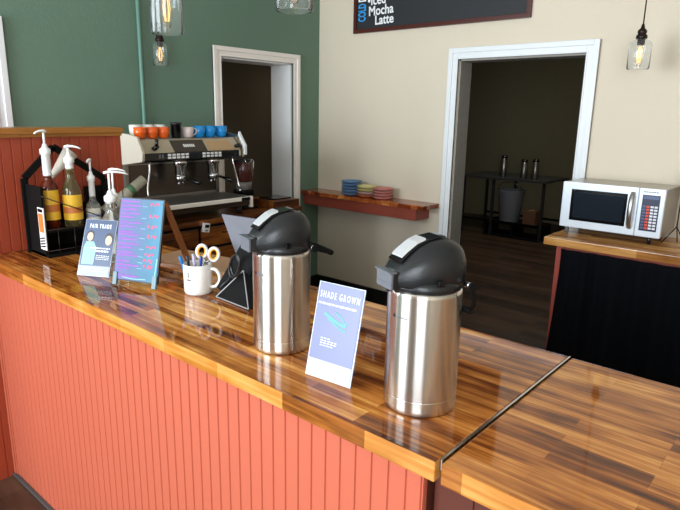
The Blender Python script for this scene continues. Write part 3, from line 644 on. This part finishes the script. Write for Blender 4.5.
# wooden knock box with a black pad, right of the machine
t = thing('wooden_box', 'honey brown wooden box with a black pad, right of the espresso machine', 'box', (-3.13, 2.88, 1.03))
bm = B(); bx(bm, -.14, .14, -.115, .13, 0, .055, .004); obj('box_body', bm, wood_cart, t)
bm = B(); bx(bm, -.07, .09, -.07, .10, .0555, .066, .003); obj('black_pad', bm, blackg, t)

# ---------------------------------------------------------------- espresso machine (front faces +x)
t = thing('espresso_machine', 'large two group espresso machine with cups on top on the back counter', 'espresso machine', (-3.3, 2.2, 1.03))
bm = B(); bx(bm, -.3, -.02, -.36, .35, .055, .34, .006); obj('body', bm, satin, t)
bm = B(); bx(bm, -.019, -.014, -.33, .32, .13, .33); obj('backsplash', bm, M('shaded_steel', (96, 88, 80), .25, .9), t)  # shade around the group heads is put into this darker steel colour
_before = set(bpy.data.objects)
# upper head: profile in xz extruded along y
bm = B(); prism(bm, [(-.3, -.375, .34), (.2, -.375, .34), (.2, -.375, .375), (.13, -.375, .455), (-.3, -.375, .455)], (0, .745, 0)); obj('head_housing', bm, warmsteel, t, bevel=.004)
bm = B(); prism(bm, [(.203, -.372, .343), (.205, -.372, .378), (.202, .366, .378), (.2, .366, .343)], (.006, 0, 0)) if False else bx(bm, .2005, .207, -.345, .345, .338, .382, .002); bp2 = obj('button_panel', bm, blackg, t)
for cy in (-.12, .13):
    for i in range(5):
        for z in (.3685, .3515):
            bm = B(); bx(bm, .2065, .2095, cy - .078 + i * .031, cy - .055 + i * .031, z - .0065, z + .0065, .001); obj('button', bm, whitep, bp2)
bm = B()
for y in (-.26, -.24): bx(bm, .2065, .209, y, y + .012, .350, .372)
obj('indicator', bm, greyp, bp2)
nrm = Vector((.08, 0, .07)).normalized()
def sl(y, u, off): # point on the sloped fascia
    a = Vector((.2, y, .375)); b_ = Vector((.13, y, .455)); return a + (b_ - a) * u + nrm * off
bm = B(); prism(bm, [sl(-.14, .08, .0005), sl(.10, .08, .0005), sl(.10, .92, .0005), sl(-.14, .92, .0005)], nrm * .003); lp = obj('name_plate', bm, M('dark_bronze_plate', (88, 82, 74), .3, .7), t, label='dark name plate on the sloped fascia')
bm = B()
for i in range(6): prism(bm, [sl(-.06 + i * .014, .4, .004), sl(-.05 + i * .014, .4, .004), sl(-.05 + i * .014, .6, .004), sl(-.06 + i * .014, .6, .004)], nrm * .001)
obj('name_lettering', bm, whitep, lp)
bm = B(); prism(bm, [sl(.12, .1, .0005), sl(.33, .1, .0005), sl(.30, .85, .0005), sl(.12, .85, .0005)], nrm * .002); obj('fascia_panel', bm, M('tan_fascia', (196, 164, 126), .35, .4), t, label='tan right fascia panel')
# side cheeks
for s, yy in ((-1, -.376), (1, .372)):
    bm = B(); prism(bm, [(-.31, yy, .30), (-.06, yy, .30), (-.03, yy, .30), (.215, yy, .335), (.225, yy, .385), (.17, yy, .475), (.05, yy, .49), (-.31, yy, .49)], (0, .018, 0)); obj('side_cheek', bm, M('pale_enamel', (204, 194, 178), .35) if s < 0 else satin, t, bevel=.003)
bm = B(); prism(bm, [(.14, .374, .36), (.235, .374, .35), (.235, .374, .41), (.17, .374, .50)], (0, .016, 0)); obj('steel_fin', bm, whitep, t)
# cup tray rail
bm = B(); bx(bm, -.29, .13, -.37, .365, .455, .46); obj('cup_tray', bm, satin, t)
# steam knobs
bm = B(); cyl(bm, (.165, -.27, .40), (.215, -.27, .42), .016, .012); cyl(bm, (.20, -.27, .405), (.22, -.275, .46), .009, .011); obj('steam_lever', bm, blackg, t)
bm = B(); cyl(bm, (.165, .345, .40), (.21, .345, .415), .014, .011); obj('steam_knob', bm, blackg, t)
for _o in set(bpy.data.objects) - _before:
    if _o.parent is t: _o.data.transform(Matrix.Translation((0, 0, .033)))
    elif _o.type == 'MESH': _o.data.transform(Matrix.Translation((0, 0, .033)))
for y in (-.05, .20):
    bm = B(); lathe(bm, [(.030, .262), (.036, .27), (.036, .32), (.044, .33), (.044, .374)], (.11, y, 0), 28); g = obj('group_head', bm, chrome, t)
    bm = B(); lathe(bm, [(.02, .225), (.033, .235), (.035, .262), (.02, .266)], (.11, y, 0), 24); cyl(bm, (.11, y - .01, .228), (.11, y - .018, .205), .006); cyl(bm, (.11, y + .01, .228), (.11, y + .018, .205), .006); obj('portafilter', bm, chrome, g)
    bm = B(); tube(bm, [(.14, y + .005, .25), (.18, y + .012, .243), (.25, y + .03, .228), (.268, y + .034, .224)], [.007, .008, .014, .011], 10); obj('portafilter_handle', bm, blackg, g)
for y, q in ((-.29, -.04), (.33, .03)):
    bm = B(); tube(bm, bezier((.15, y, .378), (.17, y, .28), (.16, y + q, .24), (.19, y + q, .15), 10), .0055, 8); cyl(bm, (.19, y + q, .15), (.193, y + q, .135), .0075); obj('steam_wand', bm, chrome, t)
bm = B(); bx(bm, .01, .315, -.355, .345, .055, .112, .006); obj('drip_tray', bm, M('dark_tray', (70, 56, 44), .25, .5), t)
bm = B()
for i in range(26): bx(bm, .02, .30, -.345 + i * .0265, -.338 + i * .0265, .1122, .1165)
bx(bm, .015, .31, -.352, -.347, .112, .118); bx(bm, .015, .31, .337, .342, .112, .118); obj('drip_grid', bm, satin, t)
bm = B(); bx(bm, .315, .333, -.36, .352, .092, .118, .006); bx(bm, .30, .332, .338, .354, .045, .118, .004); obj('front_bar', bm, M('bright_bar', (240, 234, 224), .25, .0), t)
bm = B(); bx(bm, .318, .337, .255, .325, .094, .115, .002); obj('tray_badge', bm, blackg, t)
for x, y in ((-.25, -.3), (-.25, .3), (.25, -.3), (.25, .3)):
    bm = B(); cyl(bm, (x, y, 0), (x, y, .056), .022, .018); obj('foot', bm, blackp, t)
# cups on the tray
ez = 1.03 + .4937
def cup_proto(label, mat, r=.034, h=.052, handle=True, name='cup', group=None, cat='cup'):
    t = thing(name, label, cat, (0, 0, 0), 0, group)
    bm = B(); lathe(bm, shell([(r * .62, 0), (r * .8, .006), (r * .97, h * .5), (r, h)], .003), seg=28, cap=False); lathe(bm, [(r * .6, 0), (r * .6, .003)], seg=20); obj('bowl', bm, mat, t)
    if handle: bm = B(); tube(bm, bezier((r * .93, 0, h * .85), (r * 1.85, 0, h * .95), (r * 1.7, 0, h * .2), (r * .85, 0, h * .25), 10), .0042, 8); obj('handle', bm, mat, t)
    return t
def place(proto, used, lab, x, y, rz, z=ez):
    c = proto if not used[0] else copy_tree(proto); used[0] = True
    c.location = (x, y, z); c.rotation_euler = (0, 0, rz); c['label'] = lab; return c
pr_, u = cup_proto('', orangec, .038, .066, group='orange cups on the espresso machine'), [False]
place(pr_, u, 'orange cup at the left end of the espresso machine top', -3.245, 1.918, math.radians(160))
place(pr_, u, 'middle one of the three orange cups on the espresso machine', -3.245, 1.997, math.radians(170))
place(pr_, u, 'orange cup beside the black tumbler on the espresso machine', -3.245, 2.076, math.radians(200))
pw, u = cup_proto('', ceram, .038, .078, group='white cups at the back of the espresso machine'), [False]
for k, lab in enumerate(('white cup behind the left orange cup', 'white cup behind the middle orange cup', 'white cup behind the right orange cup')):
    place(pw, u, lab + ' on the espresso machine', -3.36, 1.955 + k * .085, math.radians(90), ez)
t = thing('tumbler', 'tall black tumbler between orange and white cups on the espresso machine', 'tumbler', (-3.24, 2.165, ez))
bm = B(); lathe(bm, shell([(.027, 0), (.03, .004), (.034, .088), (.036, .09)], .003), seg=28, cap=False); lathe(bm, [(.028, 0), (.028, .003)], seg=20); obj('body', bm, blackg, t)
bm = B(); lathe(bm, [(.0352, .082), (.037, .084), (.037, .093), (.03, .095)], seg=28); obj('lid', bm, blackp, t)
pp, u = cup_proto('', pinkc, .038, .066), [False]; place(pp, u, 'pale pinkish white cup beside the blue cups on the espresso machine', -3.245, 2.255, math.radians(80))
pbl, u = cup_proto('', bluec, .042, .072, group='blue cups on the espresso machine'), [False]
place(pbl, u, 'blue cup nearest the pale cup on the espresso machine', -3.26, 2.350, math.radians(190))
place(pbl, u, 'middle blue cup on the espresso machine', -3.265, 2.440, math.radians(170))
place(pbl, u, 'blue cup at the right end of the espresso machine top', -3.265, 2.533, math.radians(190))
# grinder
t = thing('coffee_grinder', 'dark coffee grinder with a maroon bean hopper right of the espresso machine', 'coffee grinder', (-3.2, 2.672, 1.03))
bm = B(); bx(bm, -.09, .08, -.058, .06, 0, .02, .004); bx(bm, -.06, .05, -.05, .05, .02, .13, .01); obj('body', bm, blackg, t)
bm = B(); lathe(bm, [(.045, .13), (.052, .135), (.055, .18), (.05, .185)], seg=28); obj('collar', bm, M('grey_collar', (104, 98, 94), .4), t)
bm = B(); lathe(bm, [(.05, .185), (.055, .195), (.064, .25), (.066, .325), (.062, .33)], seg=28); obj('bean_hopper', bm, M('maroon_hopper', (70, 34, 30), .2), t)
bm = B(); lathe(bm, [(.067, .325), (.067, .337), (.03, .345)], seg=28); obj('hopper_lid', bm, blackp, t)
bm = B(); tube(bm, [(.03, .064, .33), (.02, .069, .27), (.015, .066, .21)], .004, 6); tube(bm, [(.06, -.045, .345), (.067, -.02, .305), (.066, .02, .345)], .0035, 6); obj('hopper_strap', bm, chrome, t)
# leaning tube with green band
t = thing('paper_tube', 'pale tube with a green band sticking out of the right end of the bottle rack', 'paper tube', (-2.60, 1.325, 1.2185))
d = Vector((0, .215, .142))
bm = B(); cyl(bm, (0, 0, 0), d, .030, .024, 24); obj('tube', bm, M('pale_grey_paper', (170, 166, 150), .5), t)
bm = B(); cyl(bm, d * .62, d * .72, .0275, .0265, 24); obj('green_band', bm, M('green_tape', (70, 112, 78), .5), t)

# ================================================================ SHELF AND PLATES ON THE CREAM WALL
t = thing('wall_shelf', 'live edge wooden shelf on a red board across the cream wall', 'shelf', (-3.03, 3.84, 1.02))
bm = B(); N = 60; fr = []
r5 = random.Random(9)
for i in range(N + 1):
    x = -.645 + 1.29 * i / N; fr.append((x, -.115 + .006 * math.sin(i * .9) + .004 * r5.uniform(-1, 1)))
poly = [(x, y, -.032) for x, y in fr] + [(.645, .108, -.032), (-.645, .108, -.032)]
prism(bm, poly, (0, 0, .032)); obj('live_edge_slab', bm, wood_shelf, t)
bm = B(); bx(bm, -.645, .56, -.085, -.06, -.125, -.033, .003); bx(bm, .535, .56, -.06, .108, -.125, -.033); bx(bm, -.645, -.62, -.06, .108, -.125, -.033); obj('red_apron', bm, redpaint, t)
def saucer(bm, r): lathe(bm, [(r * .5, 0), (r * .55, .001), (r * .8, .006), (r, .0155), (r * 1.0, .0185), (r * .95, .0185), (r * .76, .010), (r * .5, .005), (.0001, .005)], seg=40, cap=False)
specs = [(-3.17, 5, (92, 130, 172), 'blue', .088, .0245), (-3.0, 4, (196, 186, 140), 'cream yellow', .086, .0235), (-2.835, 4, (206, 138, 128), 'salmon pink', .086, .0225)]
posn = {5: ('lowest', 'second lowest', 'middle', 'second from top', 'topmost'), 4: ('lowest', 'second lowest', 'second from top', 'topmost')}
alts = {'blue': [(92, 130, 172)] * 5, 'cream yellow': [(178, 92, 60), (196, 158, 150), (196, 184, 120), (206, 196, 130)], 'salmon pink': [(196, 120, 112)] * 4}
for cx, n_, c, cname, r, dz in specs:
    for k in range(n_):
        bm = B(); lathe(bm, [(r * .5, 0), (r * .6, .001), (r * .9, .009), (r, .0225), (r, .0237), (r * .96, .0237), (r * .86, .0125), (r * .5, .006), (.0001, .006)], seg=40, cap=False); lathe(bm, [(r * .5, -.0002), (r * .5, .003)], seg=40)
        cc = alts[cname][k]; o_ = obj('plate', bm, M(cname.replace(' ', '_') + '_glaze', cc, .2, coat=.3))
        o_.location = (cx, 3.815, 1.0205 + k * dz + .0002)
        nm = {'blue': 'blue', 'salmon pink': 'salmon pink'}.get(cname, ('rust red', 'dusty pink', 'cream yellow', 'cream yellow', '')[k])
        st = {'blue': 'left blue', 'cream yellow': 'middle mixed', 'salmon pink': 'right pink'}[cname]
        tag(o_, f'{nm} dish, {posn[n_][k]} in the {st} stack on the wall shelf', 'plate', 'dishes stacked on the wall shelf')

# ================================================================ CHALKBOARD ON THE CREAM WALL
bo = (-2.52, Y1, 2.33)
t = thing('chalkboard', 'black menu chalkboard in a mahogany frame high on the cream wall', 'chalkboard', bo)
bw, bh2 = 1.515, .82
bm = B(); bx(bm, -bw / 2 + .02, bw / 2 - .02, -.014, -.002, .02, bh2 - .02); bd = obj('slate', bm, board_m, t)
bm = B()
for a, b_, c, d in ((-bw / 2, bw / 2, 0, .03), (-bw / 2, bw / 2, bh2 - .03, bh2), (-bw / 2, -bw / 2 + .03, .0301, bh2 - .0301), (bw / 2 - .03, bw / 2, .0301, bh2 - .0301)): bx(bm, a, b_, -.028, -.001, c, d, .003)
obj('frame', bm, board_fr, t)
FB = frame((-bw / 2, -.0145, 0), (1, 0, 0), (0, 0, 1))
def bt(s, x, y, sz, mat, rot=0, **k): return text(s, sz, FB @ Matrix.Translation((x, y, 0)) @ Matrix.Rotation(rot, 4, 'Z'), mat, bd, extr=.001, **k)
bt('COLD', .116, .088, .105, chalkb, PI / 2, bold=.003, sx=.47)
bt('DRINKS', .116, .236, .105, chalk, PI / 2, bold=.003, sx=.6)
bt('\u2022Iced', .135, .206, .1, chalk, .02, bold=.002, sx=.9)
bt('Mocha', .148, .126, .099, chalk, .03, bold=.002, sx=.92)
bt('Latte', .213, .055, .098, chalk, .03, bold=.002, sx=.92)
bm = B(); stroke(bm, FB, [(.93, .262), (.95, .255), (.97, .262), (.99, .256)], .008, .0004, .001); obj('chalk_mark', bm, chalk, bd)

# ================================================================ MICROWAVE TABLE
mo = (-.1, 3.66, 0)
t = thing('side_table', 'butcher block topped table against the cream wall under the microwave', 'table', mo)
bm = B(); bx(bm, -1.312, 1.1, 3.385, 3.928, .955, 1.0, .004); loc(bm, mo); bm.normal_update(); obj('table_top', bm, wood_table, t)
bm = B(); bx(bm, -1.25, 1.06, 3.44, 3.46, .86, .954); bx(bm, -1.25, -1.23, 3.46, 3.9, .86, .954); obj('apron', loc(bm, mo), redpaint, t)
for x in (-1.248, 1.03):
    for y in (3.43, 3.88):
        bm = B(); bx(bm, x, x + .045, y, y + .045, 0, .954, .004); obj('leg', loc(bm, mo), M('salmon_leg_paint', (168, 76, 66), .45), t)
bm = B()
nx, x0_, x1_ = 420, -1.208, 1.08; rows = [(.94, .35), (.90, .75), (.8, 1.), (.5, 1.1), (.2, 1.2), (.02, 1.25)]
r6 = random.Random(4); ph = [r6.uniform(0, 6) for _ in range(4)]; vr = []
for z, a in rows:
    line = []
    for i in range(nx + 1):
        x = x0_ + (x1_ - x0_) * i / nx - (.94 - z) * .05 * max(0, 1 - i / 60); s = x * 60 + 1.6 * math.sin(x * 7 + ph[0]) + .7 * math.sin(x * 19 + ph[1])
        line.append(bm.verts.new((x + .004 * math.sin(s * .5 + z * 3), 3.400 + a * (.014 * math.sin(s) + .009 * math.sin(s * .43 + ph[2]) + .004 * math.sin(z * 6 + x * 3)), z)))
    vr.append(line)
for a, b_ in zip(vr, vr[1:]):
    for i in range(nx): bm.faces.new((a[i], a[i + 1], b_[i + 1], b_[i])).smooth = True
cu = obj('table_skirt', bm, cloth); cu.modifiers.new('solid', 'SOLIDIFY').thickness = .002
tag(cu, 'black gathered cloth skirt hanging under the microwave table', 'curtain')
# microwave
t = thing('microwave', 'stainless microwave oven with dark window and a keypad on the side table', 'microwave', (-1.017, 3.74, 1.0))
hw = .280; Z0, Z1 = .045, .317; fy = -.16
bm = B(); bx(bm, -hw, hw, fy + .012, .17, Z0 + .002, Z1 - .002, .004); obj('casing', bm, satin, t)
bm = B(); bx(bm, -hw, hw - .135, fy - .012, fy + .011, Z0, Z1, .006); d = obj('door', bm, M('bright_steel_front', (222, 230, 240), .3, .15), t)
bm = B(); bx(bm, -hw + .055, hw - .19, fy - .0145, fy - .011, Z0 + .045, Z1 - .04, .001); g = obj('window', bm, blackg, d)
bm = B(); bx(bm, -hw + .072, hw - .205, fy - .0155, fy - .0145, Z0 + .062, Z1 - .056); obj('mesh_screen', bm, cglass, g)
bm = B(); tube(bm, bezier((hw - .163, fy - .012, Z0 + .04), (hw - .163, fy - .055, Z0 + .06), (hw - .163, fy - .055, Z1 - .06), (hw - .163, fy - .012, Z1 - .03), 12), .013, 10, flat=.6); obj('handle', bm, satin, d)
bm = B(); bx(bm, hw - .133, hw, fy - .012, fy + .011, Z0, Z1, .005); cp_ = obj('control_panel', bm, M('bright_steel_panel', (222, 230, 240), .3, .15), t)
bm = B(); bx(bm, hw - .112, hw - .022, fy - .0145, fy - .0115, Z0 + .035, Z1 - .035, .001); kp = obj('keypad', bm, M('navy_keypad', (32, 40, 66), .3), cp_)
kc = [M('slate_key', (84, 96, 130), .4), M('red_key', (226, 74, 50), .4), M('white_key', (225, 225, 232), .4)]
bk = [B(), B(), B()]
for r_ in range(8):
    for c_ in range(4):
        m_ = 0 if c_ == 0 else (1 if c_ == 1 else 2)
        x = hw - .106 + c_ * .0205; z = Z0 + .046 + r_ * .0172; bx(bk[m_], x, x + .016, fy - .0158, fy - .0145, z, z + .011)
bx(bk[0], hw - .106, hw - .028, fy - .0158, fy - .0145, Z1 - .058, Z1 - .04)
for b_, m_, nm in zip(bk, kc, ('slate_keys', 'red_keys', 'white_keys')): obj(nm, b_, m_, kp)
bm = B()
for i in range(6): bx(bm, hw - .11 + i * .013, hw - .1 + i * .013, fy - .0128, fy - .0118, Z1 - .022, Z1 - .016)
obj('brand_print', bm, greyp, cp_)
for x in (-hw + .035, hw - .06):
    for y in (fy + .03, .13):
        bm = B(); cyl(bm, (x, y, 0), (x, y, Z0 + .003), .010, .013); obj('foot', bm, greyp if x < 0 else blackp, t)
# small sign on a wire stand at the right edge
t = thing('sign_stand', 'thin dark tripod stand holding a pale card right of the microwave', 'sign stand', (-.66, 3.74, 1.0))
bm = B(); cyl(bm, (-.03, -.01, .10), (-.03, -.01, .40), .0035, seg=8); obj('pole', bm, bronze, t)
for a in (-30, 90, 210):
    bm = B(); tube(bm, [(-.03, -.01, .10), (-.03 + .07 * math.cos(math.radians(a)), -.01 + .07 * math.sin(math.radians(a)), .003)], .003, 6); obj('leg', bm, bronze, t)
bm = B(); bx(bm, -.035, .09, -.018, -.013, .27, .40, .001); obj('card', bm, M('pale_blue_card', (190, 208, 228), .4), t)
# power cable
bm = B(); tube(bm, bezier((-.71, 3.90, 1.2), (-.66, 3.93, 1.1), (-.72, 3.9, 1.0), (-.56, 3.80, 1.006), 14), .004, 6); tag(obj('power_cable', bm, blackp), 'dark power cable running behind the microwave', 'cable')

# ================================================================ STOREROOM
t = thing('work_table', 'dark table with metal legs in the storeroom beyond the white doorway', 'table', (-3.7, 8.17, 0))
bm = B(); bx(bm, -.65, .65, -.42, .42, .82, .85, .004); obj('table_top', bm, M('dark_table_top', (60, 60, 62), .35), t)
for x in (-.62, -.15, .59):
    for y in (-.38, .36):
        bm = B(); bx(bm, x, x + .035, y, y + .035, 0, .82); obj('leg', bm, M('dark_steel', (66, 66, 70), .35, .6), t)
for y in (-.37, .365): bm = B(); bx(bm, -.62, .62, y, y + .02, .2, .23); obj('brace', bm, blackm, t)
for k, (x, y, h_, lab) in enumerate(((-3.80, 8.02, .30, 'tall steel canister at the left on the storeroom table'), (-3.44, 7.90, .27, 'steel canister at the middle of the storeroom table'), (-3.29, 7.93, .28, 'steel canister at the right on the storeroom table'))):
    c = thing('canister', lab, 'canister', (x, y, .8505), 0, 'canisters on the storeroom table')
    bm = B(); lathe(bm, [(.05, 0), (.052, .004), (.052, h_ * .72), (.04, h_ * .8), (.04, h_ * .88)], seg=28); obj('body', bm, satin, c)
    bm = B(); lathe(bm, [(.043, h_ * .86), (.045, h_ * .88), (.045, h_ * .97), (.02, h_)], seg=28); obj('lid', bm, blackp, c)
t = thing('bucket', 'pale grey bucket with a lid line under the storeroom table', 'bucket', (-3.62, 7.95, .22))
bm = B(); lathe(bm, shell([(.13, 0), (.135, .005), (.19, .44), (.20, .45)], .005), seg=32, cap=False); lathe(bm, [(.13, 0), (.13, .004)], seg=32); obj('pail', bm, M('grey_pail', (150, 152, 160), .4), t)
bm = B(); tube(bm, bezier((-.19, 0, .42), (-.19, -.12, .62), (.19, -.12, .62), (.19, 0, .42), 12), .005, 6); obj('bail', bm, satin, t)
t = thing('crate', 'low dark crate on the storeroom floor carrying the grey bucket', 'crate', (-3.55, 8.0, 0))
bm = B(); bx(bm, -.38, .45, -.2, .22, .0, .03); bx(bm, -.38, .45, -.2, .22, .19, .218)
for x in (-.38, 0.02, .42): bx(bm, x, x + .03, -.2, .22, .03, .19)
obj('slats', bm, blackm, t)
t = thing('cardboard_carton', 'small brown carton beside the bucket under the storeroom table', 'carton', (-3.28, 7.93, .219))
bm = B(); bx(bm, -.09, .09, -.09, .09, 0, .2, .003); obj('carton_body', bm, M('brown_carton', (104, 72, 50), .7), t)
bm = B(); bx(bm, -.02, .02, -.091, .091, .2, .202); obj('tape', bm, kraft, t)

# ================================================================ PENDANT LAMPS
fil = M('filament_glow', (255, 214, 150), .4, emit=(255, 190, 110), es=1.6)
bulbg = M('bulb_glass', (255, 244, 226), .0, trans=1., ior=1.12)
def pendant(label, x, y, zb, r=.0575, h=.2, on_=True):
    """zb = bottom of the glass jar"""
    t = thing('pendant_lamp', label, 'pendant lamp', (x, y, zb), 0, 'glass jar pendant lamps')
    bm = B(); lathe(bm, [(r * .94, .0), (r, .004), (r, h * .80), (r * .93, h * .88), (r * .5, h * .97), (r * .42, h), (r * .38, h), (r * .46, h * .965), (r * .89, h * .87), (r - .0025, h * .79), (r - .0025, .004), (r * .94, .0)], seg=44, cap=False); obj('glass_jar', bm, glass, t)
    bm = B(); lathe(bm, [(.012, h - .035), (.019, h - .03), (.019, h - .005), (.027, h), (.029, h + .006), (.027, h + .018), (.02, h + .022), (.024, h + .034), (.022, h + .044), (.012, h + .052), (.006, h + .075)], seg=24); obj('socket', bm, bronze, t)
    bm = B(); cyl(bm, (0, 0, h + .07), (0, 0, H - zb - .02), .0035, seg=8); obj('cord', bm, bronze, t)
    bm = B(); lathe(bm, [(.055, H - zb - .022), (.06, H - zb - .012), (.06, H - zb - .0005)], seg=24); obj('ceiling_rose', bm, bronze, t)
    bm = B(); lathe(bm, [(.001, h * .13), (.012, h * .15), (.020, h * .28), (.021, h * .45), (.015, h * .68), (.010, h - .03)], seg=24); bu = obj('bulb', bm, bulbg, t)
    bm = B()
    for a in range(6):
        c, s = math.cos(a * PI / 3), math.sin(a * PI / 3); tube(bm, [(.005 * c, .005 * s, h * .74), (.011 * c, .011 * s, h * .45), (.006 * c, .006 * s, h * .24)], .0009, 5)
    obj('filament', bm, fil, bu)
    return t
pendant('large clear glass pendant lamp at top left before the green wall', -1.930, 1.274, 1.956)
pendant('clear glass pendant lamp cut by the top edge near the corner of the walls', -1.349, 1.334, 1.988)
pendant('smallest and most distant glass pendant lamp, below the large one at left', -3.49, 2.241, 1.972, r=.048, h=.15)
pendant('glass pendant lamp hanging on a thin cord before the cream wall at right', -.972, 3.598, 1.955, r=.0575, h=.158)
